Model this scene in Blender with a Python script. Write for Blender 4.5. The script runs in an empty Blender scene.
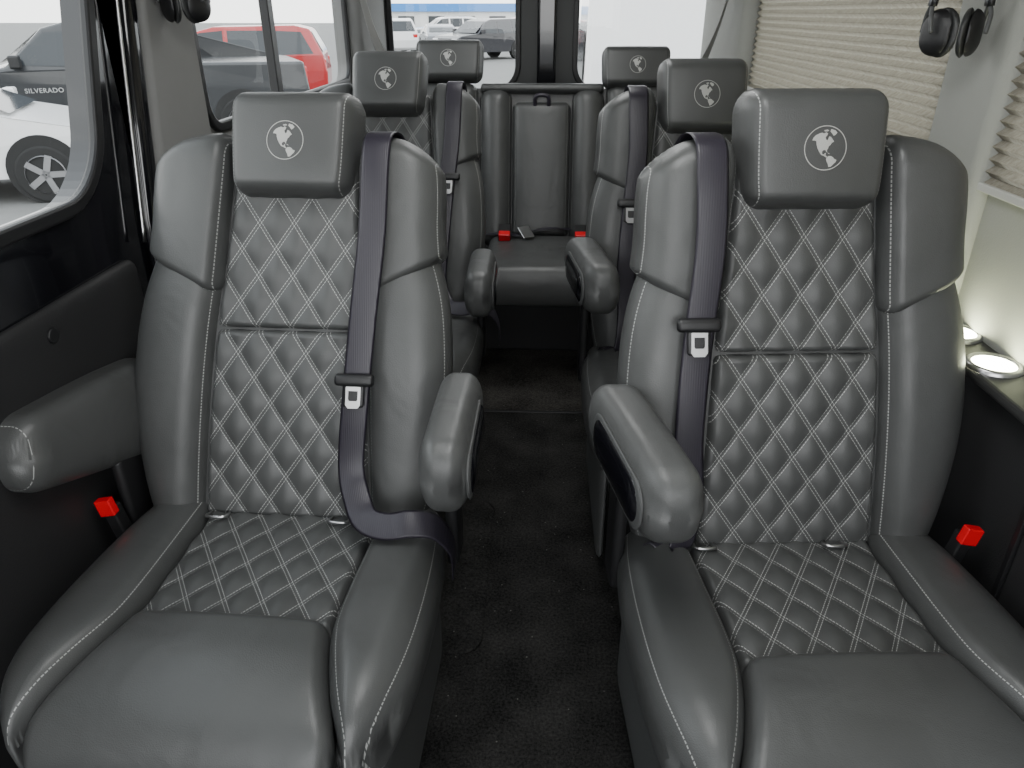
import bpy, bmesh, math, random
from mathutils import Vector, Matrix
random.seed(4)
C = bpy.context.scene.collection
R = math.radians

# ------------------------------------------------------------------ materials
def newmat(name):
    m = bpy.data.materials.new(name); m.use_nodes = True
    nt = m.node_tree; b = nt.nodes['Principled BSDF']
    return m, nt, b
def N(nt, typ, **kw):
    n = nt.nodes.new(typ)
    for k, v in kw.items(): setattr(n, k, v)
    return n
def M_(nt, op, a, b=None, c=None):
    n = nt.nodes.new('ShaderNodeMath'); n.operation = op
    for i, x in enumerate((a, b, c)):
        if x is None: continue
        if isinstance(x, (int, float)): n.inputs[i].default_value = x
        else: nt.links.new(x, n.inputs[i])
    return n.outputs[0]
def simple(name, col, rough=.5, metal=0, bump=0, bscale=200, spec=.5, var=0, vscale=20, coat=0, emit=0, ribs=0):
    m, nt, b = newmat(name)
    b.inputs['Base Color'].default_value = (*col, 1)
    b.inputs['Roughness'].default_value = rough
    b.inputs['Metallic'].default_value = metal
    b.inputs['Specular IOR Level'].default_value = spec
    b.inputs['Coat Weight'].default_value = coat
    tc = N(nt, 'ShaderNodeTexCoord')
    if emit:
        b.inputs['Emission Color'].default_value = (*col, 1); b.inputs['Emission Strength'].default_value = emit
    nz = N(nt, 'ShaderNodeTexNoise'); nz.inputs['Scale'].default_value = vscale; nz.inputs['Detail'].default_value = 4
    nt.links.new(tc.outputs['Object'], nz.inputs['Vector'])
    mx = N(nt, 'ShaderNodeMix', data_type='RGBA')
    v = max(var, .03)
    mx.inputs[6].default_value = (*[max(0, c*(1-v)) for c in col], 1); mx.inputs[7].default_value = (*[min(1, c*(1+v)) for c in col], 1)
    nt.links.new(nz.outputs['Fac'], mx.inputs[0]); nt.links.new(mx.outputs[2], b.inputs['Base Color'])
    if bump:
        if ribs:
            n2 = N(nt, 'ShaderNodeTexWave'); n2.inputs['Scale'].default_value = ribs; n2.bands_direction = 'X'; n2.inputs['Distortion'].default_value = .3
        else:
            n2 = N(nt, 'ShaderNodeTexNoise'); n2.inputs['Scale'].default_value = bscale; n2.inputs['Detail'].default_value = 3
        nt.links.new(tc.outputs['Object'], n2.inputs['Vector'])
        bp = N(nt, 'ShaderNodeBump'); bp.inputs['Strength'].default_value = bump; bp.inputs['Distance'].default_value = .002
        nt.links.new(n2.outputs['Fac'], bp.inputs['Height']); nt.links.new(bp.outputs['Normal'], b.inputs['Normal'])
    return m

LCOL = (.065, .0668, .0662)
QW, QH = .068, .100
def leather(name, stitch='', e0=.012, quilt=False, col=LCOL, rough=.41, wr=.34):
    m, nt, b = newmat(name)
    b.inputs['Specular IOR Level'].default_value = .52
    tc = N(nt, 'ShaderNodeTexCoord')
    def uv(n):
        u = N(nt, 'ShaderNodeUVMap', uv_map=n); s = N(nt, 'ShaderNodeSeparateXYZ'); nt.links.new(u.outputs[0], s.inputs[0]); return s.outputs[0], s.outputs[1]
    px, pr = uv('pat'); ex, er = uv('edge'); rb, rt = uv('rr')
    mask = None
    def add(x):
        nonlocal mask
        mask = x if mask is None else M_(nt, 'MAXIMUM', mask, x)
    def line(d, along, w=.0006, pitch=.0062):
        a = M_(nt, 'LESS_THAN', M_(nt, 'ABSOLUTE', M_(nt, 'SUBTRACT', d, e0)), w)
        ds = M_(nt, 'LESS_THAN', M_(nt, 'FRACT', M_(nt, 'DIVIDE', M_(nt, 'ADD', along, 10.), pitch)), .68)
        return M_(nt, 'MULTIPLY', a, ds)
    if 'L' in stitch: add(line(ex, pr))
    if 'R' in stitch: add(line(er, pr))
    if 'B' in stitch: add(line(rb, px))
    if 'T' in stitch: add(line(rt, px))
    if quilt:
        xs = M_(nt, 'DIVIDE', px, QW); rs = M_(nt, 'DIVIDE', pr, QH)
        p = M_(nt, 'ADD', M_(nt, 'ADD', xs, rs), 50.); q = M_(nt, 'ADD', M_(nt, 'SUBTRACT', xs, rs), 50.)
        sc = 1/math.sqrt(1/QW**2+1/QH**2)
        for (a, o) in ((p, q), (q, p)):
            d = M_(nt, 'MULTIPLY', M_(nt, 'SUBTRACT', .5, M_(nt, 'ABSOLUTE', M_(nt, 'SUBTRACT', M_(nt, 'FRACT', a), .5))), sc)
            ln = M_(nt, 'LESS_THAN', M_(nt, 'ABSOLUTE', M_(nt, 'SUBTRACT', d, .0030)), .00060)
            ds = M_(nt, 'LESS_THAN', M_(nt, 'FRACT', M_(nt, 'MULTIPLY', o, 10.)), .74)
            add(M_(nt, 'MULTIPLY', ln, ds))
    nz = N(nt, 'ShaderNodeTexNoise'); nz.inputs['Scale'].default_value = 9; nz.inputs['Detail'].default_value = 3
    nt.links.new(tc.outputs['Object'], nz.inputs['Vector'])
    mr = N(nt, 'ShaderNodeMapRange'); mr.inputs['From Min'].default_value = .3; mr.inputs['From Max'].default_value = .7
    mr.inputs['To Min'].default_value = rough-.06; mr.inputs['To Max'].default_value = rough+.06
    nt.links.new(nz.outputs['Fac'], mr.inputs['Value']); nt.links.new(mr.outputs[0], b.inputs['Roughness'])
    mx = N(nt, 'ShaderNodeMix', data_type='RGBA')
    mx.inputs[6].default_value = (*[c*.88 for c in col], 1); mx.inputs[7].default_value = (*[c*1.12 for c in col], 1)
    nt.links.new(nz.outputs['Fac'], mx.inputs[0])
    out = mx.outputs[2]
    if mask is not None:
        m2 = N(nt, 'ShaderNodeMix', data_type='RGBA'); nt.links.new(mask, m2.inputs[0]); nt.links.new(out, m2.inputs[6])
        m2.inputs[7].default_value = (.36, .365, .355, 1); out = m2.outputs[2]
    nt.links.new(out, b.inputs['Base Color'])
    vo = N(nt, 'ShaderNodeTexVoronoi'); vo.inputs['Scale'].default_value = 480
    nt.links.new(tc.outputs['Object'], vo.inputs['Vector'])
    n3 = N(nt, 'ShaderNodeTexNoise'); n3.inputs['Scale'].default_value = 9; n3.inputs['Detail'].default_value = 2; n3.inputs['Distortion'].default_value = .6
    nt.links.new(tc.outputs['Object'], n3.inputs['Vector'])
    b1 = N(nt, 'ShaderNodeBump'); b1.inputs['Strength'].default_value = .3; b1.inputs['Distance'].default_value = .0006
    nt.links.new(vo.outputs['Distance'], b1.inputs['Height'])
    b2 = N(nt, 'ShaderNodeBump'); b2.inputs['Strength'].default_value = wr; b2.inputs['Distance'].default_value = .012
    nt.links.new(n3.outputs['Fac'], b2.inputs['Height']); nt.links.new(b1.outputs['Normal'], b2.inputs['Normal'])
    nt.links.new(b2.outputs['Normal'], b.inputs['Normal'])
    return m
LE = leather('leather_plain'); LL = leather('leather_l', 'LR', .010)
LH = leather('leather_headrest', 'LR', .016, wr=.15); LQ = leather('leather_quilt', '', quilt=True, rough=.46, wr=.2); LT = leather('leather_arm', 'T', .02)
LB = leather('leather_bolster', 'LR', .016); LW = leather('leather_wing', 'LRB', .009); LRoll = leather('leather_roll', 'B', .010)
LDK = leather('leather_dark', col=(.035, .036, .036))
BELT = simple('belt_webbing', (.023, .020, .029), .40, bump=.10, ribs=75)
BELTG = simple('belt_grey', (.33, .33, .32), .6, bump=.4, bscale=700)
PLB = simple('black_plastic', (.012, .012, .013), .42, bump=.15, bscale=500)
GLB = simple('gloss_black', (.006, .006, .008), .10, coat=.4)
PLG = simple('grey_plastic', (.07, .072, .072), .5, bump=.2, bscale=500)
RED = simple('red_plastic', (.66, .0, .008), .35)
MET = simple('steel', (.55, .55, .55), .28, metal=1)
THREAD = simple('emblem_thread', (.48, .48, .46), .6, bump=.5, bscale=900)
def carpet(name, a, b_):
    m, nt, b = newmat(name); tc = N(nt, 'ShaderNodeTexCoord')
    nz = N(nt, 'ShaderNodeTexNoise'); nz.inputs['Scale'].default_value = 150; nz.inputs['Detail'].default_value = 5; nz.inputs['Roughness'].default_value = .8
    n2 = N(nt, 'ShaderNodeTexNoise'); n2.inputs['Scale'].default_value = 7; n2.inputs['Detail'].default_value = 3
    for n in (nz, n2): nt.links.new(tc.outputs['Object'], n.inputs['Vector'])
    cr = N(nt, 'ShaderNodeValToRGB'); cr.color_ramp.elements[0].position = .40; cr.color_ramp.elements[1].position = .62
    cr.color_ramp.elements[0].color = (*a, 1); cr.color_ramp.elements[1].color = (*b_, 1)
    nt.links.new(M_(nt, 'ADD', M_(nt, 'MULTIPLY', nz.outputs['Fac'], .7), M_(nt, 'MULTIPLY', n2.outputs['Fac'], .3)), cr.inputs[0])
    vo = N(nt, 'ShaderNodeTexVoronoi'); vo.inputs['Scale'].default_value = 30; nt.links.new(tc.outputs['Object'], vo.inputs['Vector'])
    sp = M_(nt, 'LESS_THAN', vo.outputs['Distance'], .055)
    mx = N(nt, 'ShaderNodeMix', data_type='RGBA'); nt.links.new(sp, mx.inputs[0]); nt.links.new(cr.outputs[0], mx.inputs[6]); mx.inputs[7].default_value = (.14, .14, .13, 1)
    nt.links.new(mx.outputs[2], b.inputs['Base Color']); b.inputs['Roughness'].default_value = .95; b.inputs['Specular IOR Level'].default_value = .1
    bp = N(nt, 'ShaderNodeBump'); bp.inputs['Strength'].default_value = 1; bp.inputs['Distance'].default_value = .004
    nt.links.new(nz.outputs['Fac'], bp.inputs['Height']); nt.links.new(bp.outputs['Normal'], b.inputs['Normal'])
    return m
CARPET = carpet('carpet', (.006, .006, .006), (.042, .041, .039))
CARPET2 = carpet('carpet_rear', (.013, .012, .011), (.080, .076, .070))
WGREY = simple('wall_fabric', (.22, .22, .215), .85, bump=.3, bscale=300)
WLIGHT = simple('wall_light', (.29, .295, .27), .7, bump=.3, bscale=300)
WDARK = simple('wall_dark', (.018, .018, .019), .6, bump=.3, bscale=300)
HEADL = simple('headliner', (.4, .4, .38), .9, bump=.3, bscale=300)

def shade_mat():
    m, nt, b = newmat('pleated_fabric')
    tc = N(nt, 'ShaderNodeTexCoord'); mp = N(nt, 'ShaderNodeMapping'); mp.inputs['Scale'].default_value = (1, 55, 55)
    nt.links.new(tc.outputs['Object'], mp.inputs['Vector'])
    nz = N(nt, 'ShaderNodeTexNoise'); nz.inputs['Scale'].default_value = 1.4; nz.inputs['Detail'].default_value = 6; nz.inputs['Roughness'].default_value = .75
    nt.links.new(mp.outputs[0], nz.inputs['Vector'])
    cr = N(nt, 'ShaderNodeValToRGB'); cr.color_ramp.elements[0].position = .36; cr.color_ramp.elements[1].position = .62
    cr.color_ramp.elements[0].color = (.30, .278, .225, 1); cr.color_ramp.elements[1].color = (.44, .415, .345, 1)
    nt.links.new(nz.outputs['Fac'], cr.inputs[0]); nt.links.new(cr.outputs[0], b.inputs['Base Color'])
    b.inputs['Roughness'].default_value = .9
    tr = N(nt, 'ShaderNodeBsdfTranslucent'); nt.links.new(cr.outputs[0], tr.inputs[0])
    mx = N(nt, 'ShaderNodeMixShader'); mx.inputs[0].default_value = .40
    nt.links.new(b.outputs[0], mx.inputs[1]); nt.links.new(tr.outputs[0], mx.inputs[2])
    nt.links.new(mx.outputs[0], nt.nodes['Material Output'].inputs[0])
    return m
SHADE = shade_mat()
def glass_mat(name, tint):
    m, nt, b = newmat(name)
    t = N(nt, 'ShaderNodeBsdfTransparent'); t.inputs[0].default_value = (*tint, 1)
    g = N(nt, 'ShaderNodeBsdfGlossy'); g.inputs['Roughness'].default_value = .02
    mx = N(nt, 'ShaderNodeMixShader'); mx.inputs[0].default_value = .035
    nt.links.new(t.outputs[0], mx.inputs[1]); nt.links.new(g.outputs[0], mx.inputs[2])
    nt.links.new(mx.outputs[0], nt.nodes['Material Output'].inputs[0])
    return m
GLASS = glass_mat('window_glass', (.90, .92, .90))

# ------------------------------------------------------------------ builders
def link(name, me, mat, parent=None, smooth=True):
    o = bpy.data.objects.new(name, me); C.objects.link(o)
    if mat: me.materials.append(mat)
    if smooth:
        for p in me.polygons: p.use_smooth = True
    if parent: o.parent = parent
    return o
def from_bm(name, bm, mat, parent=None, smooth=False):
    bmesh.ops.recalc_face_normals(bm, faces=bm.faces)
    me = bpy.data.meshes.new(name); bm.to_mesh(me); bm.free()
    return link(name, me, mat, parent, smooth)
def tag(o, label=None, cat=None, group=None, kind=None):
    if label: o['label'] = label
    if cat: o['category'] = cat
    if group: o['group'] = group
    if kind: o['kind'] = kind
    return o
def empty(name, loc, rz=0):
    o = bpy.data.objects.new(name, None); C.objects.link(o); o.location = loc; o.rotation_euler = (0, 0, rz); o.empty_display_size = .1
    return o
def curve(pts):
    def f(r):
        if r <= pts[0][0]: return pts[0][1]
        if r >= pts[-1][0]: return pts[-1][1]
        for i in range(len(pts)-1):
            if r <= pts[i+1][0]:
                x0, y0 = pts[i]; x1, y1 = pts[i+1]
                m0 = (y1-pts[i-1][1])/(x1-pts[i-1][0]) if i > 0 else (y1-y0)/(x1-x0)
                m1 = (pts[i+2][1]-y0)/(pts[i+2][0]-x0) if i+2 < len(pts) else (y1-y0)/(x1-x0)
                t = (r-x0)/(x1-x0); dx = x1-x0
                return (2*t**3-3*t*t+1)*y0+(t**3-2*t*t+t)*m0*dx+(-2*t**3+3*t*t)*y1+(t**3-t*t)*m1*dx
    return f
def samples(L, RL, RR, step, k):
    s = []
    for i in range(k): s.append((-1, math.cos(i/k*math.pi/2), 0))
    n = max(1, int(math.ceil((L-RL-RR)/step)))
    for i in range(n+1): s.append((0, 0, i/n))
    for i in range(k-1, -1, -1): s.append((1, math.cos(i/k*math.pi/2), 1))
    return s
def pad(name, xl, xr, r0, r1, h, d, Rd, mp, mat, parent, step=.02, stepr=None, k=6, crown=0, disp=None, warp=None, hs=None, Rr=None, back=True, pw=2.0):
    if not callable(xl): xl = (lambda v: (lambda r: v))(xl)
    if not callable(xr): xr = (lambda v: (lambda r: v))(xr)
    RL, RRt = Rd if isinstance(Rd, tuple) else (Rd, Rd)
    Rb, Rt = Rr if isinstance(Rr, tuple) else ((Rr, Rr) if Rr else (min(RL, RRt), min(RL, RRt)))
    sc_ = min(1, (r1-r0)*.998/(Rb+Rt)); Rb *= sc_; Rt *= sc_
    rm = (r0+r1)/2; W = xr(rm)-xl(rm)
    cs = samples(W, RL, RRt, step, k); rs = samples(r1-r0, Rb, Rt, stepr or step, k)
    bm = bmesh.new(); U = [bm.loops.layers.uv.new(n) for n in ('pat', 'edge', 'rr')]
    F = []; B = []; uvd = {}
    for (sr, b0, m0) in rs:
        fr = []; br = []
        for (sx, a0, mx) in cs:
            a, b = a0, b0; q = math.hypot(a, b)
            if q > 1: a /= q; b /= q; q = 1
            r = r0+Rb*(1-b) if sr < 0 else (r1-Rt*(1-b) if sr > 0 else r0+Rb+(r1-r0-Rb-Rt)*m0)
            l, rr_ = xl(r), xr(r); w = rr_-l; c_ = min(1, w*.998/(RL+RRt)); A, Bq = RL*c_, RRt*c_
            x = l+A*(1-a) if sx < 0 else (rr_-Bq*(1-a) if sx > 0 else l+A+(w-A-Bq)*mx)
            f = max(0, 1-q**pw)**(1/pw)
            sn = (x-l)/w; hh = hs(r) if hs else 1
            H = h*f*hh+crown*f*4*sn*(1-sn)
            if disp: H += disp(x, r)*f
            X, RR = (warp(x, r, sn) if warp else (x, r))
            info = ((x, r), (x-l, rr_-x), (r-r0, r1-r))
            v = bm.verts.new(mp(X, RR, H)); uvd[v] = info; fr.append(v)
            if back:
                v = bm.verts.new(mp(X, RR, -d*f*hh)); uvd[v] = info; br.append(v)
        F.append(fr); B.append(br)
    def q4(vs):
        f = bm.faces.new(vs)
        for lp in f.loops:
            for i in range(3): lp[U[i]].uv = uvd[lp.vert][i]
    for i in range(len(rs)-1):
        for j in range(len(cs)-1):
            q4((F[i][j], F[i][j+1], F[i+1][j+1], F[i+1][j]))
            if back: q4((B[i][j+1], B[i][j], B[i+1][j], B[i+1][j+1]))
    bmesh.ops.remove_doubles(bm, verts=bm.verts, dist=2e-5)
    return from_bm(name, bm, mat, parent, True)
def box_bm(bm, c, s, rot=None):
    r = bmesh.ops.create_cube(bm, size=1)
    m = Matrix.Translation(c) @ (rot or Matrix()) @ Matrix.Diagonal((*s, 1))
    bmesh.ops.transform(bm, matrix=m, verts=r['verts'])
    return r['verts']
def box(name, c, s, mat, parent=None, bev=0, rot=None):
    bm = bmesh.new(); box_bm(bm, c, s, rot)
    if bev: bmesh.ops.bevel(bm, geom=bm.edges[:], offset=bev, segments=3, affect='EDGES', profile=.5)
    return from_bm(name, bm, mat, parent)
def cyl_bm(bm, p0, p1, r0, r1=None, n=20):
    p0 = Vector(p0); p1 = Vector(p1); d = p1-p0; r1 = r0 if r1 is None else r1
    m = Matrix.Translation((p0+p1)/2) @ d.to_track_quat('Z', 'Y').to_matrix().to_4x4()
    bmesh.ops.create_cone(bm, cap_ends=True, segments=n, radius1=r0, radius2=r1, depth=d.length, matrix=m)
def cyl(name, p0, p1, r, mat, parent=None, n=20, bev=0, r1=None):
    bm = bmesh.new(); cyl_bm(bm, p0, p1, r, r1, n)
    if bev: bmesh.ops.bevel(bm, geom=[e for e in bm.edges if len(e.link_faces) == 2 and any(len(f.verts) > 4 for f in e.link_faces)], offset=bev, segments=3, affect='EDGES', profile=.5)
    o = from_bm(name, bm, mat, parent, False)
    for p in o.data.polygons: p.use_smooth = len(p.vertices) <= 4
    return o
def catmull(P, n):
    out = []
    for i in range(len(P)-1):
        p0 = P[max(i-1, 0)]; p1 = P[i]; p2 = P[i+1]; p3 = P[min(i+2, len(P)-1)]
        for k in range(n):
            t = k/n
            out.append(.5*((2*p1)+(-p0+p2)*t+(2*p0-5*p1+4*p2-p3)*t*t+(-p0+3*p1-3*p2+p3)*t**3))
    out.append(P[-1]); return out
def ribbon(name, pts, width, mat, parent=None, thick=.0013, n=8):
    P = catmull([Vector(p[0]) for p in pts], n); D = catmull([Vector(p[1]) for p in pts], n)
    bm = bmesh.new(); rows = []
    for i, p in enumerate(P):
        t = (P[min(i+1, len(P)-1)]-P[max(i-1, 0)]).normalized()
        w = D[i]-t*D[i].dot(t); w.normalize(); nn = t.cross(w).normalized()
        row = [bm.verts.new(p+w*a*width/2+nn*b*thick) for a, b in ((-1, 0), (-.8, 1), (0, .6), (.8, 1), (1, 0), (.8, -1), (0, -.6), (-.8, -1))]
        rows.append(row)
    for i in range(len(rows)-1):
        for j in range(8): bm.faces.new((rows[i][j], rows[i][(j+1) % 8], rows[i+1][(j+1) % 8], rows[i+1][j]))
    bm.faces.new(rows[0]); bm.faces.new(rows[-1])
    return from_bm(name, bm, mat, parent, True)
def tube(name, pts, rad, mat, parent=None, n=8, seg=10):
    P = catmull([Vector(p) for p in pts], n); bm = bmesh.new(); rows = []
    for i, p in enumerate(P):
        t = (P[min(i+1, len(P)-1)]-P[max(i-1, 0)]).normalized()
        a = t.cross(Vector((.13, .2, .97))).normalized(); b = t.cross(a)
        rows.append([bm.verts.new(p+(a*math.cos(k/seg*6.28318)+b*math.sin(k/seg*6.28318))*rad) for k in range(seg)])
    for i in range(len(rows)-1):
        for j in range(seg): bm.faces.new((rows[i][j], rows[i][(j+1) % seg], rows[i+1][(j+1) % seg], rows[i+1][j]))
    bm.faces.new(rows[0]); bm.faces.new(rows[-1])
    return from_bm(name, bm, mat, parent, True)
def copy_tree(o, parent=None, skip=None):
    if skip and skip(o): return None
    c = o.copy(); C.objects.link(c); c.parent = parent
    for ch in list(o.children): copy_tree(ch, c, skip)
    return c

# ------------------------------------------------------------------ emblem
NA = [(-.80,.36),(-.74,.50),(-.62,.62),(-.45,.70),(-.30,.74),(-.18,.70),(-.08,.76),(.02,.70),(-.02,.60),(-.10,.52),(-.06,.40),(.02,.36),(.06,.46),(.10,.56),(.20,.52),(.30,.40),(.38,.30),(.26,.24),(.20,.14),(.10,.06),(.08,-.04),(.02,-.12),(.04,-.24),(-.02,-.20),(-.06,-.12),(-.16,-.12),(-.24,-.20),(-.22,-.32),(-.10,-.34),(-.10,-.28),(-.02,-.26),(-.04,-.38),(.06,-.46),(.02,-.50),(-.12,-.42),(-.28,-.36),(-.40,-.20),(-.50,-.02),(-.56,.16),(-.58,.32),(-.68,.36)]
SA = [(.04,-.50),(.12,-.42),(.26,-.42),(.38,-.48),(.44,-.56),(.58,-.62),(.52,-.74),(.40,-.84),(.30,-.95),(.16,-.97),(.12,-.82),(.04,-.68),(.0,-.58)]
GR = [(.18,.92),(.40,.86),(.52,.74),(.46,.66),(.34,.58),(.24,.70),(.14,.80)]
ISL = [(-.20,.86),(-.02,.90),(.08,.84),(-.02,.80),(-.16,.80)]
CUBA = [(.04,-.24),(.14,-.28),(.20,-.33),(.12,-.31)]
def emblem(parent, surf, rad):
    bm = bmesh.new(); n = 48
    for (ra, rb) in ((.97, 1.01),):
        a = [bm.verts.new(surf(math.cos(i/n*6.28318)*ra*rad, math.sin(i/n*6.28318)*ra*rad)) for i in range(n)]
        b = [bm.verts.new(surf(math.cos(i/n*6.28318)*rb*rad, math.sin(i/n*6.28318)*rb*rad)) for i in range(n)]
        for i in range(n): bm.faces.new((a[i], a[(i+1) % n], b[(i+1) % n], b[i]))
    for poly in (NA, SA, GR, ISL, CUBA):
        f = bm.faces.new([bm.verts.new(surf((x+.06)*rad*.88, (y+.02)*rad*.90)) for x, y in poly]); bmesh.ops.triangulate(bm, faces=[f])
    return from_bm('globe_emblem', bm, THREAD, parent)

# ------------------------------------------------------------------ captain seat
outer = curve([(-.03, .268), (.0, .282), (.1, .304), (.25, .320), (.4, .313), (.50, .292), (.58, .283), (.66, .280), (.72, .275), (.77, .262)])
ins = curve([(0, .172), (.2, .162), (.4, .150), (.55, .135), (.72, .118)])
def quilt(x, r):
    p = x/QW+r/QH; q = x/QW-r/QH; sc = 1/math.sqrt(1/QW**2+1/QH**2)
    dp = (.5-abs((p % 1)-.5))*sc; dq = (.5-abs((q % 1)-.5))*sc
    def g(d): return 1-(1-min(max(d-.001, 0)/.028, 1))**2
    return .0065*g(dp)*g(dq)
def headrest(root, xc, bmap, r0, r1, hw, h, d, rad):
    bw = curve([(r0, hw*.93), (r0+.05, hw*.98), (r1, hw*1.01)])
    hr = pad('headrest', lambda r: xc-bw(r), lambda r: xc+bw(r), r0, r1, h, d, .028, bmap, LH, root, step=.015, k=9, crown=.008, Rr=(.032, .040), pw=2.3)
    rc = (r0+r1)/2
    emblem(hr, lambda x, y: bmap(xc+x, rc+y*1.0, h+.008*(1-(x/hw)**2)+.0012), rad)
    for s in (-1, 1):
        cyl('headrest_post', bmap(xc+s*.06, r0-.05, .0), bmap(xc+s*.06, r0+.03, .0), .006, MET, root, 12)
    return hr
def build_seat(label, X, Y, yaw, beta, s, outer_arm, beltt, beltx, tongue_r, kx, arm_x, armyaw, arm_L, arm_z, arm_hw, buck):
    root = empty('captain_seat', (X, Y, 0), yaw)
    tag(root, label, 'seat', 'diamond-quilted captain seats')
    sb, cb = math.sin(beta), math.cos(beta)
    def bmap(x, r, h):
        h2 = h+.012*math.sin(min(max(r, 0)/.5, 1)*math.pi)
        return Vector((x+kx*(r-.35), .03+r*sb-h2*cb, .46+r*cb+h2*sb))
    pad('backrest_shell', lambda r: -outer(r)+.012, lambda r: outer(r)-.012, -.04, .735, .02, .10, .06, bmap, LE, root, step=.04)
    pad('quilted_panel', lambda r: -ins(r), ins, .01, .395, .033, .01, .012, bmap, LQ, root, step=.0034, k=3, disp=quilt, back=False)
    pad('quilted_panel', lambda r: -ins(r), ins, .395, .735, .033, .01, .012, bmap, LQ, root, step=.0034, k=3, disp=quilt, back=False)
    bo = curve([(-.03, .268), (.0, .282), (.1, .304), (.25, .320), (.4, .313), (.5, .292), (.58, .255), (.66, .18), (.73, .155)])
    for t in (-1, 1):
        if t > 0: a, b, RD = (lambda r: ins(r)+.001), bo, (.05, .075)
        else: a, b, RD = (lambda r: -bo(r)), (lambda r: -ins(r)-.001), (.075, .05)
        pad('side_bolster', a, b, -.03, .72, .058, .075, RD, bmap, LL, root, step=.02, k=10, Rr=.05, crown=.008, hs=curve([(-.03, .9), (.1, 1), (.5, 1.0), (.6, .75), (.72, .55)]), pw=2.3)
        def wp(x, r, sn, t=t):
            o = sn if t > 0 else 1-sn; f = max(0, min(1, (.77-r)/.28))
            return x, r+(.085*(o-.62))*f-.036*o**2.2*(1-f)
        if t > 0: a, b, RD = (lambda r: ins(r)+.004), (lambda r: outer(r)+.005), (.028, .066)
        else: a, b, RD = (lambda r: -outer(r)-.005), (lambda r: -ins(r)-.004), (.066, .028)
        pad('shoulder_wing', a, b, .500, .770, .066, .085, RD, bmap, LW, root, step=.015, k=10, warp=wp, crown=.008, Rr=(.028, .048), pw=2.4)
    headrest(root, 0, bmap, .645, .842, .119, .084, .035, .034)
    def cmap(x, r, h):
        z = .45+.05*r+h
        if r > .36: z -= 1.6*(r-.36)**2
        return Vector((x, -r, z))
    ci = curve([(-.06, .178), (.1, .172), (.25, .168), (.32, .172), (.42, .200), (.50, .232)])
    co = curve([(-.06, .300), (.05, .318), (.2, .326), (.35, .322), (.44, .306), (.51, .28)])
    pad('quilted_cushion_panel', lambda r: -ci(r), ci, -.03, .305, .035, .01, .012, cmap, LQ, root, step=.0034, k=3, disp=quilt, back=False)
    pad('front_roll', lambda r: -ci(r)-.003, lambda r: ci(r)+.003, .284, .545, .054, .12, .034, cmap, LRoll, root, step=.015, k=9, crown=.008, Rr=(.035, .10), pw=2.3)
    for t in (-1, 1):
        if t > 0: a, b, RD = (lambda r: ci(r)), co, (.036, .078)
        else: a, b, RD = (lambda r: -co(r)), (lambda r: -ci(r)), (.078, .036)
        pad('cushion_bolster', a, b, -.07, .515, .060, .12, RD, cmap, LB, root, step=.02, k=10, Rr=(.05, .10), crown=.008, pw=2.35)
    pad('cushion_base', lambda r: -co(r)+.03, lambda r: co(r)-.03, -.06, .48, .02, .13, .03, lambda x, r, h: Vector((x, -r, .41+h)), LDK, root, step=.04)
    for t in (-1, 1):
        pad('side_cover', -.05, .47, .08, .40, .02, .02, .05, lambda x, r, h, t=t: Vector((t*(.275+h*.6), -x, r)), PLG, root, step=.05)
    pad('pedestal', -.21, .21, 0, .44, .15, .14, .03, lambda x, r, h: Vector((x, -r-.01, .145+h)), PLB, root, step=.06)
    def arm(xa, ya, za, za2, L, hw, hh, hs_, inner, yawk):
        dz = (za2-za)/L; n = math.sqrt(1+dz*dz)
        mp = lambda x, r, h: Vector((xa+x+yawk*r, ya-r/n+h*dz/n, za+r*dz/n+h/n))
        o = pad('armrest', -hw, hw, 0, L, hh, hh, hw*.78, mp, LE if inner else LT, root, step=.015, k=11, hs=hs_, Rr=.055, pw=2.4)
        if inner:
            sd = -1 if xa < 0 else 1
            pm = lambda x, r, h: mp(sd*(hw-.001+h), x, r)
            pad('recess_rim', L*.22, L*.95, -.048, .040, .004, .01, .040, pm, PLG, o, step=.02, k=9)
            pad('recess_plate', L*.25, L*.92, -.042, .034, .009, .01, .036, pm, GLB, o, step=.02, k=9)
        pad('armrest_bracket', -.035, .045, .40, za-.03, .012, .012, .01, lambda x, r, h: Vector((xa-(.02 if xa > 0 else -.02)+h, x+.01, r)), PLB, root, step=.04)
        return o
    arm(s*arm_x, .07, arm_z, arm_z-.005, arm_L, arm_hw, .067, curve([(0, .85), (.2, 1.0), (.36, .98)]), True, armyaw)
    if outer_arm:
        arm(-s*.352, .17, .650, .758, .42, .053, .066, curve([(0, 1.6), (.15, 1.42), (.42, .95)]), False, -.03*s)
    bxx, bzz = buck
    bk = box('buckle', (-s*bxx, -.05, bzz-.05), (.026, .03, .09), PLB, root, .005, Matrix.Rotation(-s*.2, 4, 'Y'))
    box('release_button', (-s*(bxx+.008), -.063, bzz), (.032, .018, .036), RED, bk, .003, Matrix.Rotation(-s*.2, 4, 'Y'))
    for xx in (-.15, .1):
        tube('anchor_loop', [(xx-.018, .0, .489), (xx-.018, -.024, .498), (xx+.018, -.024, .498), (xx+.018, .0, .489)], .0035, MET, root, 4, 8)
    X1 = Vector((1, 0, 0)); bx = beltx; bt = beltt
    pts = [(bmap(s*bt, .66, -.10), X1), (bmap(s*bt, .735, -.09), X1), (bmap(s*bt, .772, -.01), X1), (bmap(s*bt, .757, .073), X1), (bmap(s*bt, .70, .094), X1),
           (bmap(s*bt, .58, .095), X1), (bmap(s*(bt*.4+bx*.6), .42, .087), X1), (bmap(s*bx, .26, .084), X1), (bmap(s*(bx-.004), .14, .080), X1)]
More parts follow.
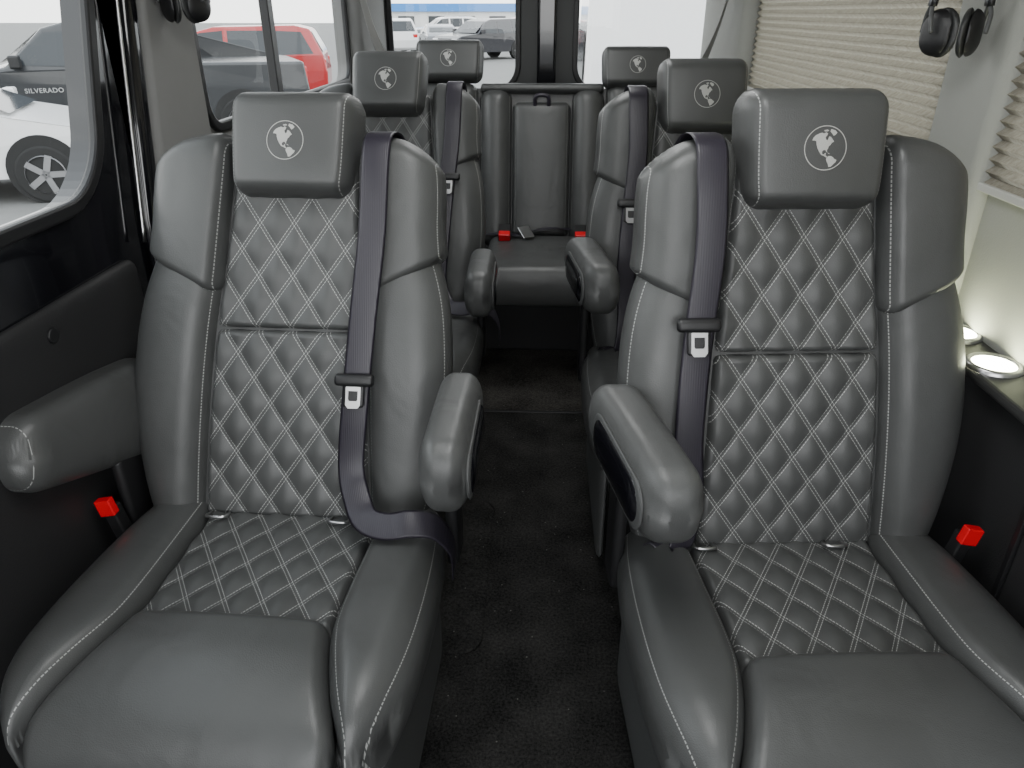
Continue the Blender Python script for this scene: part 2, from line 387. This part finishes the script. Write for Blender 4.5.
    if s > 0:
        pts += [(Vector((bx+.004, -.05, .575)), Vector((1, .25, .1))), (Vector((bx+.028, -.085, .555)), Vector((.75, .45, .45))), (Vector((bx+.07, -.10, .553)), Vector((.3, .7, .65))),
           (Vector((.265, -.098, .560)), Vector((.1, .75, .6))), (Vector((.308, -.085, .545)), Vector((.1, .9, .35))), (Vector((.335, -.07, .49)), Vector((0, 1, .1))), (Vector((.336, -.06, .42)), Vector((0, 1, 0)))]
    else:
        pts += [(bmap(s*(bx+.01), .04, .08), Vector((1, .3, 0))), (Vector((s*(bx+.04), -.02, .52)), Vector((.8, .5, 0))), (Vector((s*(bx+.07), .0, .46)), Vector((.5, .8, 0)))]
    be = ribbon('seat_belt', pts, .052, BELT, root)
    tr = tongue_r; tx = s*((bt*.4+bx*.6) if tr > .36 else bx); th = .095
    def tb(x, r, h): return bmap(tx+x, tr+r, th+h)
    pad('tongue_grip', -.038, .038, -.012, .012, .009, .006, .008, tb, PLB, be, step=.03, k=4)
    pad('tongue_stop', -.020, .020, -.052, -.006, .003, .003, .006, tb, PLB, be, step=.03, k=4)
    bm = bmesh.new()
    a = [(-.014, -.012), (.014, -.012), (.014, -.047), (.009, -.053), (-.009, -.053), (-.014, -.047)]
    b = [(-.009, -.020), (.009, -.020), (.009, -.036), (.007, -.039), (-.007, -.039), (-.009, -.036)]
    va = [bm.verts.new(tb(x, r, .005)) for x, r in a]; vb = [bm.verts.new(tb(x, r, .005)) for x, r in b]
    for i in range(6): bm.faces.new((va[i], va[(i+1) % 6], vb[(i+1) % 6], vb[i]))
    o = from_bm('tongue_plate', bm, MET, be); sd = o.modifiers.new('s', 'SOLIDIFY'); sd.thickness = .002
    return root
sL = build_seat('grey quilted leather seat in the front row on the left, belt crossing its quilting', -.490, 1.18, R(-2), R(19), 1, True, .168, .150, .31, .048, .348, .02, .32, .752, .042, (.335, .540))
sR = build_seat('grey quilted leather seat in the front row on the right, beside the lit side ledge', .472, 1.135, R(4), R(12), -1, False, .180, .207, .46, -.030, .335, .14, .345, .762, .050, (.312, .548))
def outerarm(o):
    return o.type == 'MESH' and o.name.startswith('armrest') and min(v[0] for v in o.bound_box) < -.30
mL = copy_tree(sL, skip=outerarm); mL.location = (-.500, 2.29, 0); mL.rotation_euler.z = 0; mL['label'] = 'smaller looking quilted leather seat directly behind the front left seat'
mR = copy_tree(sR); mR.location = (.450, 2.00, 0); mR.rotation_euler.z = 0; mR['label'] = 'smaller looking quilted leather seat directly behind the front right seat'
for o in mL.children:
    if o.name.startswith('armrest.'): o.location = (-.02, -.16, -.05)
    if o.name.startswith('armrest_bracket'): o.location = (-.015, -.06, -.03)
    if o.name.startswith('headrest') and 'post' not in o.name: o.location = (-.010, -.02, .022)
    if o.name.startswith('seat_belt'):
        o.location = (.036, -.004, 0)
        for c in o.children: c.location = (.022, .045, .145)
for o in mR.children:
    if o.name.startswith('armrest.'): o.location = (0, 0, .015)

# ------------------------------------------------------------------ rear bench
bench = empty('rear_bench', (0, 3.27, 0)); tag(bench, 'grey leather rear bench across the back of the van behind the aisle', 'bench seat')
bb = R(15)
def rmap(x, r, h): return Vector((x, .05+r*math.sin(bb)-h*math.cos(bb), .44+r*math.cos(bb)+h*math.sin(bb)))
def rc(x, r, h): return Vector((x, -r, .42+.03*r+h-(1.2*(r-.4)**2 if r > .4 else 0)))
pad('backrest_shell', -.72, .72, -.02, .68, .0, .09, .04, rmap, LE, bench, step=.08)
pad('centre_backrest_pad', -.130, .130, .03, .62, .055, .02, .03, rmap, LB, bench, step=.03, crown=.012)
for s in (-1, 1):
    a, b = sorted((s*.133, s*.278))
    pad('backrest_side_pad', a, b, -.01, .68, .05, .06, .055, rmap, LL, bench, step=.03, crown=.016)
    a, b = sorted((s*.283, s*.70))
    pad('outer_backrest_pad', a, b, -.01, .70, .06, .07, .05, rmap, LL, bench, step=.04)
    dz = 0 if s < 0 else -.025
    headrest(bench, s*.408, lambda x, r, h: rmap(x, r+dz, h), .70, .875, .148, .085, .03, .034)
    a, b = sorted((s*.240, s*.70))
    pad('outer_seat_cushion', a, b, -.02, .54, .07, .09, .05, rc, LRoll, bench, step=.04)
pad('centre_seat_cushion', -.234, .234, -.02, .52, .07, .09, .045, rc, LRoll, bench, step=.03, crown=.008, k=8, pw=2.4)
pad('backrest_top_rail', -.274, .274, .655, .70, .05, .08, .018, rmap, LE, bench, step=.05)
box('bench_base', (0, .0, .155), (1.3, .36, .31), PLB, bench, .01)
tube('fold_strap', [rmap(-.03, .60, .06), rmap(-.025, .635, .08), rmap(.025, .635, .08), rmap(.03, .60, .06)], .009, BELT, bench, 5)
for xx in (-.155, .180):
    bk = box('buckle', (xx, -.07, .525), (.055, .08, .035), PLB, bench, .006, Matrix.Rotation(.5, 4, 'X'))
    box('release_button', (xx, -.105, .52), (.05, .03, .036), RED, bk, .004, Matrix.Rotation(.5, 4, 'X'))
tp = box('belt_tongue', (-.06, -.08, .53), (.055, .07, .006), MET, bench, .002, Matrix.Rotation(.5, 4, 'Z') @ Matrix.Rotation(.5, 4, 'X'))
ribbon('centre_belt', [((-.24, -.0, .50), (0, 1, 0)), ((-.16, -.03, .51), (0, 1, 0)), ((-.08, -.07, .515), (.3, 1, 0)), ((-.02, -.03, .525), (.6, .8, 0)), ((.06, .0, .53), (0, 1, 0)), ((.14, .02, .52), (0, 1, 0))], .04, BELT, bench)

for s in (-1, 1):
    o = ribbon('shoulder_strap', [((s*.83, 3.40, 1.85), (.3, 1, 0)), ((s*.80, 3.44, 1.65), (.3, 1, 0)), ((s*.76, 3.55, 1.35), (.5, 1, 0)), ((s*.71, 3.66, 1.15), (1, .5, 0))], .047, BELTG)
    tag(o, 'pale grey shoulder strap hanging beside the %s side window at the rear bench' % ('left' if s < 0 else 'pleated right'), 'seat belt', 'rear shoulder straps')

# ------------------------------------------------------------------ van shell
XW = .91
def hole_wall(name, mp, a0, a1, z0, z1, h0, h1, k0, k1, rad, mat, thick, flip=1):
    bm = bmesh.new(); oc = [(a0, z0), (a1, z0), (a1, z1), (a0, z1)]
    cc = [(h0+rad, k0+rad, 180), (h1-rad, k0+rad, 270), (h1-rad, k1-rad, 0), (h0+rad, k1-rad, 90)]
    O = [bm.verts.new(mp(*p)) for p in oc]; arcs = []
    for cx, cz, st in cc:
        arcs.append([bm.verts.new(mp(cx+rad*math.cos(R(st+i*9)), cz+rad*math.sin(R(st+i*9)))) for i in range(11)])
    for i in range(4):
        for j in range(10): bm.faces.new((O[i], arcs[i][j+1], arcs[i][j]))
        n = (i+1) % 4; bm.faces.new((O[i], O[n], arcs[n][0], arcs[i][-1]))
    o = from_bm(name, bm, mat); sd = o.modifiers.new('s', 'SOLIDIFY'); sd.thickness = thick; sd.offset = 0
    o['kind'] = 'structure'; return o
def ring(name, mp, h0, h1, k0, k1, rad, w, mat, thick, parent=None):
    bm = bmesh.new(); A = []; B = []
    for cx, cz, st in [(h0+rad, k0+rad, 180), (h1-rad, k0+rad, 270), (h1-rad, k1-rad, 0), (h0+rad, k1-rad, 90)]:
        for i in range(11):
            c, s = math.cos(R(st+i*9)), math.sin(R(st+i*9))
            A.append(bm.verts.new(mp(cx+(rad-w*.5)*c, cz+(rad-w*.5)*s))); B.append(bm.verts.new(mp(cx+(rad+w*.5)*c, cz+(rad+w*.5)*s)))
    n = len(A)
    for i in range(n): bm.faces.new((A[i], A[(i+1) % n], B[(i+1) % n], B[i]))
    o = from_bm(name, bm, mat, parent); sd = o.modifiers.new('s', 'SOLIDIFY'); sd.thickness = thick; sd.offset = 0
    bv = o.modifiers.new('b', 'BEVEL'); bv.width = thick*.3; bv.segments = 2
    return o
def pane(name, mp, h0, h1, k0, k1, parent):
    bm = bmesh.new(); bm.faces.new([bm.verts.new(mp(*p)) for p in ((h0, k0), (h1, k0), (h1, k1), (h0, k1))])
    return from_bm(name, bm, GLASS, parent)
def S(o): o['kind'] = 'structure'; return o
lw = lambda dx=0: (lambda a, z: Vector((-XW-dx, a, z)))
SK = .32
lws = lambda dx=0: (lambda a, z: Vector((-XW-dx, a+SK*max(0, z-1.05)*(1 if a > .8 else 0), z)))
rw = lambda dx=0: (lambda a, z: Vector((XW+dx, a, z)))
bw_ = lambda dy=0: (lambda a, z: Vector((a, 4.25+dy, z)))
YF, YR, ZC = -1.0, 4.25, 1.88
hole_wall('door_1', lws(), YF, 1.58, 0, ZC, .1, 1.44, 1.07, 1.75, .12, GLB, .05)
w = S(ring('window_1', lws(-.028), .1, 1.44, 1.07, 1.75, .12, .03, PLB, .02)); pane('pane', lws(.01), .1, 1.44, 1.07, 1.75, w)
S(pad('trim_1', .1, 1.50, .18, .93, .012, .02, .03, lambda x, r, h: Vector((-XW+.03+h, x, r)), WDARK, None, step=.1))
S(cyl('trim_2', (-XW+.04, 1.17, .885), (-XW+.047, 1.17, .885), .014, PLB, None, 20, .002))
sk3 = lambda z, k: k*max(0, z-.95)
S(pad('trim_3', 1.63, 1.97, -.0, ZC, .025, .06, .03, lambda x, r, h: Vector((-XW+.03+h, x+sk3(r, .2)*(1.97-x)/.34, r)), WGREY, None, step=.1))
S(pad('trim_4', 1.575, 1.63, .0, ZC, .02, .04, .02, lambda x, r, h: Vector((-XW+.03+h, x+sk3(r, .2), r)), GLB, None, step=.1))
S(tube('trim_14', [(-XW+.045, 1.535+sk3(z, .22), z) for z in (.95, 1.1, 1.3, 1.5, 1.7, 1.85)], .004, MET, None, 4, 8))
hole_wall('wall_left', lw(), 1.6, YR, 0, ZC, 2.0, 3.6, 1.12, 1.75, .08, WGREY, .05)
w = S(ring('window_2', lw(-.028), 2.0, 3.6, 1.12, 1.75, .08, .03, PLB, .02)); pane('pane', lw(.01), 2.0, 3.6, 1.12, 1.75, w)
box('window_bar', (-XW, 2.66, 1.43), (.03, .05, .63), PLB, w, .004)
S(pad('trim_5', 1.98, 4.2, .1, 1.05, .015, .02, .03, lambda x, r, h: Vector((-XW+.03+h, x, r)), WDARK, None, step=.1))
hole_wall('wall_right', rw(), YF, 1.60, 0, ZC, .1, 1.47, 1.10, 1.75, .06, WLIGHT, .05)
hole_wall('wall_right', rw(), 1.60, YR, 0, ZC, 1.74, 3.35, 1.12, 1.75, .06, WLIGHT, .05)
for i, (a, b, z) in enumerate(((.1, 1.47, 1.10), (1.74, 3.35, 1.12))):
    w = S(ring('window_%d' % (3+i), rw(-.020), a, b, z, 1.75, .06, .03, WGREY, .012)); pane('pane', rw(.02), a, b, z, 1.75, w)
S(pad('trim_6', 1.49, 1.73, .82, ZC, .030, .02, .03, lambda x, r, h: Vector((XW-.03-h, x, r)), WLIGHT, None, step=.1))
S(pad('trim_7', YF, 4.1, .0, .80, .02, .05, .02, lambda x, r, h: Vector((XW-.04-h, x, r)), WDARK, None, step=.3))
for yy in (.9, 1.05, 1.5): S(box('trim_8', (.845, yy, .4), (.008, .012, .7), PLB, None, .002))
def shade(y0, y1, z0, z1, label):
    root = empty('pleated_shade', (XW-.036, (y0+y1)/2, z0)); tag(root, label, 'blind', 'pleated shades on the right windows')
    L = (y1-y0)/2; bm = bmesh.new(); n = int((z1-z0)/.0115); rows = []
    for k in range(n+1):
        z = k*(z1-z0)/n; x = .0075 if k % 2 else -.0075
        rows.append([bm.verts.new((x, -L+2*L*j/30, z)) for j in range(31)])
    for k in range(n):
        for j in range(30): bm.faces.new((rows[k][j], rows[k][j+1], rows[k+1][j+1], rows[k+1][j]))
    from_bm('pleats', bm, SHADE, root)
    box('bottom_rail', (0, 0, -.006), (.024, 2*L, .016), simple('shade_rail', (.5, .5, .47), .5), root, .003)
    return root
shade(.12, 1.51, 1.10, 1.80, 'beige pleated shade nearest the camera, at the right edge beside the front right seat')
shade(1.71, 3.36, 1.12, 1.80, 'long beige pleated shade over the side window behind the front right seat')
S(box('trim_9', (.855, 1.5, .806), (.12, 5.0, .02), simple('ledge_dark', (.03, .03, .03), .35), None, .008))
LAMP = simple('lamp_glow', (.96, 1, .68), .4, emit=40)
for i, (yy, xx) in enumerate(((1.25, .842), (1.40, .847))):
    lp = empty('ledge_lamp', (xx, yy, .816))
    tag(lp, ['larger looking round lit lamp on the dark side ledge, nearer the camera', 'round lit lamp on the dark side ledge, half behind the seat back'][i], 'lamp', 'round lamps on the side ledge')
    bm = bmesh.new()
    prof = [(.036, 0), (.038, .008), (.044, .010), (.048, .006), (.049, 0)]; n = 32; rows = []
    for (pr, pz) in prof: rows.append([bm.verts.new((pr*math.cos(k/n*6.28318), pr*math.sin(k/n*6.28318), pz)) for k in range(n)])
    for a in range(len(prof)-1):
        for k in range(n): bm.faces.new((rows[a][k], rows[a][(k+1) % n], rows[a+1][(k+1) % n], rows[a+1][k]))
    from_bm('rim', bm, MET, lp, True)
    cyl('lens', (0, 0, 0), (0, 0, .006), .037, LAMP, lp, 32)
DOORD = simple('rear_door_trim', (.05, .052, .052), .5)
hole_wall('door_2', bw_(), -XW, 0, 0, ZC, -.80, -.13, 1.02, 1.75, .13, DOORD, .06)
hole_wall('door_3', bw_(), 0, XW, 0, ZC, .17, .84, 1.02, 1.75, .13, DOORD, .06)
w = S(ring('window_5', bw_(-.033), -.80, -.13, 1.02, 1.75, .13, .03, PLB, .02)); pane('pane', bw_(.01), -.8, -.13, 1.02, 1.75, w)
w = S(ring('window_6', bw_(-.033), .17, .84, 1.02, 1.75, .13, .03, PLB, .02)); pane('pane', bw_(.01), .17, .84, 1.02, 1.75, w)
S(box('trim_10', (.02, 4.20, 1.3), (.10, .05, 1.16), GLB, None, .015))
for s in (-1, 1): S(pad('trim_11', 3.62 if s < 0 else 3.38, 4.24, 1.0, ZC, .05, .03, .05, lambda x, r, h, s=s: Vector((s*(XW-.04-h), x, r)), WGREY if s < 0 else WLIGHT, None, step=.1))
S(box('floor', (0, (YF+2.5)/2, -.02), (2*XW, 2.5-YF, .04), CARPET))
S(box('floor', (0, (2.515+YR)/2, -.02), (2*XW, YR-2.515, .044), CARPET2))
S(box('trim_12', (0, 2.507, .001), (.9, .014, .006), PLB, None, .002))
S(pad('trim_13', -.42, -.125, 1.28, 1.92, .010, .002, .06, lambda x, r, h: Vector((x, r, h)), CARPET, None, step=.2, k=8, Rr=.06))
S(box('ceiling', (0, (YF+YR)/2, ZC+.02), (2*XW, YR-YF, .04), HEADL))

# ------------------------------------------------------------------ headphones
def headphones(loc, rz, label):
    root = empty('headphones', loc, rz); tag(root, label, 'headphones', 'headphones hung on the pillars')
    for s in (-1, 1):
        pad('ear_cup', -.032, .032, -.041, .041, .020, .006, .031, lambda x, r, h, s=s: Vector((s*(.030+h*.9)+.45*x*s, x, r)), PLB, root, step=.02, k=7)
        pad('ear_cushion', -.034, .034, -.043, .043, .012, .008, .032, lambda x, r, h, s=s: Vector((s*(.020-h*.9)+.45*x*s, x, r)), LDK, root, step=.02, k=7)
        tube('yoke', [(s*.046, -.026, .0), (s*.050, -.016, .03), (s*.048, 0, .048), (s*.050, .016, .03), (s*.050, .026, .0)], .004, PLG, root, 5)
    ribbon('headband', [((.048*math.cos(a), 0, .045+.085*math.sin(a)), (0, 1, 0)) for a in [R(x) for x in range(0, 181, 20)]], .026, PLB, root, .006, 3)
    return root
headphones((.775, 1.56, 1.365), R(-12), 'black headphones hanging on the right pillar between the two pleated shades')
headphones((-.80, 1.80, 1.42), R(12), 'black headphones hanging on the left pillar, cut by the top of the photo')
for s, y, xx, z in ((1, 1.56, .775, 1.478), (-1, 1.80, -.80, 1.533)):
    o = tube('coat_hook', [(s*.88, y, z+.05), (s*.85, y, z+.01), (s*.80, y, z), (s*.765, y, z+.005), (s*.755, y, z+.02)], .006, PLB)
    tag(o, 'small black hook on the %s pillar carrying headphones' % ('right' if s > 0 else 'left'), 'hook', 'pillar hooks')

# ------------------------------------------------------------------ outside
G = -.65
S(box('trim_20', (0, 40, G-.05), (300, 260, .1), simple('asphalt', (.17, .17, .165), .9, bump=.5, bscale=60, var=.15, vscale=3)))
CG = simple('car_glass', (.03, .035, .04), .08); TY = simple('tyre', (.015, .015, .015), .8); RIM = simple('rim', (.35, .35, .36), .3, metal=.8)
HL = simple('headlamp', (.8, .8, .8), .15); TL = simple('tail_lamp', (.5, .02, .02), .2); CHR = simple('chrome', (.7, .7, .7), .15, metal=1)
LETTER = simple('lettering', (.45, .45, .45), .4)
KIND = {
 'sedan': dict(w=1.8, wr=.33, wx=(1.4, -1.35), belt=.96, top=1.45, out=[(2.28,.3),(2.34,.5),(2.3,.68),(2.05,.8),(1.25,.96),(.95,1.02),(.35,1.38),(0,1.45),(-.6,1.45),(-1.0,1.36),(-1.55,1.08),(-2.15,1.03),(-2.3,.9),(-2.32,.4),(-2.2,.28)],
   win=[[(.95,1.02),(.33,1.35),(-.12,1.39),(-.12,1.0)],[(-.2,1.0),(-.2,1.39),(-.7,1.38),(-1.25,1.1),(-1.2,1.03)]], ws=((1.15,1.0),(.38,1.38)), rs=((-1.6,1.08),(-1.02,1.36))),
 'suv': dict(w=1.9, wr=.38, wx=(1.45, -1.45), belt=1.1, top=1.78, out=[(2.3,.35),(2.38,.6),(2.35,.95),(2.1,1.06),(1.3,1.14),(1.05,1.17),(.45,1.66),(.1,1.75),(-1.7,1.78),(-2.05,1.7),(-2.32,1.15),(-2.38,.8),(-2.36,.45),(-2.2,.33)],
   win=[[(1.0,1.2),(.42,1.62),(-.1,1.67),(-.1,1.15)],[(-.2,1.15),(-.2,1.67),(-1.05,1.67),(-1.05,1.15)],[(-1.15,1.15),(-1.15,1.67),(-1.85,1.64),(-2.1,1.18)]], ws=((1.15,1.17),(.47,1.66)), rs=((-2.3,1.2),(-2.07,1.68))),
 'pickup': dict(w=2.0, wr=.41, wx=(1.85, -1.85), belt=1.28, top=1.92, out=[(2.85,.45),(2.95,.7),(2.93,1.15),(2.7,1.24),(1.6,1.30),(1.35,1.33),(.8,1.84),(.5,1.92),(-.85,1.92),(-1.1,1.8),(-1.2,1.35),(-2.9,1.33),(-2.95,.9),(-2.93,.55),(-2.7,.45)],
   win=[[(1.3,1.36),(.78,1.78),(.15,1.83),(.15,1.32)],[(.03,1.32),(.03,1.83),(-.8,1.82),(-1.0,1.32)]], ws=((1.45,1.33),(.84,1.83)), rs=((-1.19,1.4),(-1.1,1.8))),
 'van': dict(w=2.0, wr=.36, wx=(1.95, -1.7), belt=1.35, top=2.6, out=[(2.9,.35),(2.98,.6),(2.9,1.0),(2.35,1.25),(1.75,2.1),(1.4,2.5),(1.0,2.6),(-2.8,2.6),(-2.93,2.4),(-2.98,1.0),(-2.95,.4)],
   win=[[(2.2,1.35),(1.75,1.95),(1.1,2.0),(1.1,1.35)]], ws=((2.3,1.35),(1.78,2.1)), rs=((-2.97,1.3),(-2.95,1.9)))}
def car(name, label, loc, rot, col, kind, group=None, badge=None):
    K = KIND[kind]; root = empty(name, (loc[0], loc[1], G), rot); tag(root, label, 'car' if kind in ('sedan', 'suv') else kind, group)
    paint = simple('paint', col, .25, coat=.3 if sum(col) < .3 else .6, var=.02)
    def hw(z, o=0):
        b = K['w']/2
        if z <= K['belt']: return b*(.95+.05*min(1, z/.7))+o
        return b*(1-.24*(z-K['belt'])/(K['top']-K['belt']))+o
    bm = bmesh.new(); sides = []
    for s in (-1, 1):
        rowo = [bm.verts.new((x, s*(hw(z)-.0), z)) for x, z in K['out']]; sides.append(rowo)
        f = bm.faces.new(rowo); bmesh.ops.triangulate(bm, faces=[f])
    n = len(K['out'])
    for i in range(n): bm.faces.new((sides[0][i], sides[0][(i+1) % n], sides[1][(i+1) % n], sides[1][i]))
    o = from_bm('body', bm, paint, root); bv = o.modifiers.new('b', 'BEVEL'); bv.width = .05; bv.segments = 3; bv.limit_method = 'ANGLE'; bv.angle_limit = R(35)
    for poly in K['win']:
        for s in (-1, 1):
            bm = bmesh.new(); bm.faces.new([bm.verts.new((x, s*hw(z, .006), z)) for x, z in poly]); from_bm('side_window', bm, CG, root)
    for nm, (a, b), sg in (('windscreen', K['ws'], 1), ('rear_window', K['rs'], -1)):
        bm = bmesh.new(); bm.faces.new([bm.verts.new((x+sg*.02, t*(hw(z)-.12), z+.012)) for (x, z, t) in ((a[0], a[1], -1), (a[0], a[1], 1), (b[0], b[1]-.04, 1), (b[0], b[1]-.04, -1))]); from_bm(nm, bm, CG, root)
    for x in K['wx']:
        for s in (-1, 1):
            y = s*(K['w']/2-.20); wr = K['wr']
            bm = bmesh.new(); cyl_bm(bm, (x, y, wr+.05), (x, s*(K['w']/2+.002), wr+.05), wr+.07, n=32); from_bm('wheel_arch', bm, TY, root)
            wh = cyl('wheel', (x, y, wr), (x, s*(K['w']/2+.02), wr), wr, TY, root, 32, .03)
            bm = bmesh.new(); yo = s*(K['w']/2+.022)
            for k in range(5):
                a = k/5*6.28318; box_bm(bm, (x+math.cos(a)*wr*.36, yo, wr+math.sin(a)*wr*.36), (wr*.66, .02, .07), Matrix.Rotation(-a, 4, 'Y'))
            tmp = bmesh.ops.create_cone(bm, cap_ends=False, segments=28, radius1=wr*.70, radius2=wr*.64, depth=.03, matrix=Matrix.Translation((x, yo, wr)) @ Matrix.Rotation(R(90), 4, 'X'))
            from_bm('rim', bm, RIM, wh)
    fx = K['out'][2][0]; fz = K['out'][2][1]
    for s in (-1, 1):
        box('headlamp', (fx-.06, s*(K['w']/2-.24), fz-.07), (.2, .36, .14), HL, root, .03)
        box('tail_lamp', (K['out'][-4][0]+.06, s*(K['w']/2-.16), K['belt']-.14), (.2, .24, .22), TL, root, .03)
        w0 = K['win'][0][0]
        box('mirror', (w0[0]-.12, s*(K['w']/2+.12), w0[1]+.05), (.14, .22, .18), PLB if kind == 'pickup' else paint, root, .03)
        for k, wn in enumerate(K['win'][:2]): box('door_handle', (wn[-1][0]+.12 if k == 0 else wn[0][0]-.5, s*(K['w']/2+.012), K['belt']-.1), (.18, .03, .03), CHR if kind == 'pickup' else paint, root, .008)
    box('grille', (fx+.0, 0, fz-.2), (.08, K['w']*.55, .2), PLB, root, .02)
    if badge:
        cu = bpy.data.curves.new('badge', 'FONT'); cu.body = badge; cu.size = .092; cu.extrude = .004; cu.align_x = 'CENTER'; cu.space_character = 1.1; cu.offset = .001
        t = bpy.data.objects.new('badge_tmp', cu); C.objects.link(t); bpy.context.view_layer.update()
        me = bpy.data.meshes.new_from_object(t.evaluated_get(bpy.context.evaluated_depsgraph_get())); bpy.data.objects.remove(t)
        me.transform(Matrix.Translation((.92, K['w']/2+.008, .98)) @ Matrix.Rotation(R(180), 4, 'Z') @ Matrix.Rotation(R(90), 4, 'X'))
        link('door_badge', me, LETTER, root, False)
    return root
car('pickup', 'dark grey pickup with door lettering outside the left front window', (-6.98, 12.67), R(205), (.035, .037, .040), 'pickup', badge='SILVERADO')
car('sedan', 'white car parked nearest outside the left front window', (-7.5, 8.95), R(22), (.8, .8, .8), 'sedan')
car('suv', 'red vehicle seen through the second left window', (-7.6, 19.0), R(192), (.36, .014, .016), 'suv')
car('panel_van', 'white panel van parked close behind the right rear window', (3.4, 9.2), R(0), (.85, .85, .85), 'van')
cols = [((.75,.75,.75), 'white'), ((.08,.09,.1), 'dark grey'), ((.02,.02,.025), 'black'), ((.8,.8,.8), 'bright white'), ((.45,.03,.03), 'red'), ((.3,.31,.33), 'silver')]
for i, (x, y, a, c, kd) in enumerate(((-7.9, 42, 110, 0, 'suv'), (-5.9, 45.5, 105, 5, 'sedan'), (-2.9, 39, 225, 2, 'suv'), (-6.8, 56, 200, 3, 'suv'), (-1.6, 52, 200, 4, 'suv'))):
    car('parked_car', '%s car in the far row seen through the left rear window' % cols[c][1], (x, y), R(a), cols[c][0], kd, 'far row of parked cars')
b = empty('dealership_building', (-6, 84, G)); tag(b, 'low pale building with a blue band far behind the parked cars', 'building')
box('wall', (0, 0, 1.05), (18, 8, 2.1), simple('bwall', (.75, .75, .73), .8), b)
box('roof_band', (0, -.1, 2.45), (18.6, 8.4, .7), simple('blue_band', (.05, .25, .65), .5), b)
for k in range(6): box('window', (-7.5+k*3, -4.02, 1.1), (1.6, .06, 1.2), CG, b)

# ------------------------------------------------------------------ light
wd = bpy.data.worlds.new('World'); bpy.context.scene.world = wd; wd.use_nodes = True
nt = wd.node_tree; bg = nt.nodes['Background']
tc = nt.nodes.new('ShaderNodeTexCoord'); sp = nt.nodes.new('ShaderNodeSeparateXYZ'); cr = nt.nodes.new('ShaderNodeValToRGB')
nt.links.new(tc.outputs['Generated'], sp.inputs[0]); nt.links.new(sp.outputs[2], cr.inputs[0]); nt.links.new(cr.outputs[0], bg.inputs[0])
cr.color_ramp.elements[0].color = (1, 1, 1, 1); cr.color_ramp.elements[1].color = (.84, .90, .98, 1)
bg.inputs[1].default_value = 4.0
def area(name, loc, rot, sx, sy, e, col=(1, 1, 1)):
    l = bpy.data.lights.new(name, 'AREA'); l.shape = 'RECTANGLE'; l.size = sx; l.size_y = sy; l.energy = e; l.color = col
    o = bpy.data.objects.new(name, l); C.objects.link(o); o.location = loc; o.rotation_euler = rot; return o
area('windscreen_daylight', (0, -.95, 1.45), (R(75), 0, 0), 1.6, .8, 10, (.98, 1, .99))
area('ceiling_fill', (0, .75, 1.86), (0, 0, 0), .4, .9, 12, (.99, 1, .985))  # unseen fill light added under the ceiling to brighten the front seats
area('ceiling_fill', (0, 2.6, 1.86), (0, 0, 0), .4, 1.0, 9, (.99, 1, .985))  # second added fill, out of view, for the middle and rear rows

# ------------------------------------------------------------------ camera
cd = bpy.data.cameras.new('Camera'); cam = bpy.data.objects.new('Camera', cd); C.objects.link(cam)
cam.location = (0, 0, 1.40); cam.rotation_euler = (R(63), 0, R(2.2)); cd.sensor_width = 36; cd.lens = 730/1024*36; cd.clip_start = .02; cd.clip_end = 500
bpy.context.scene.camera = cam
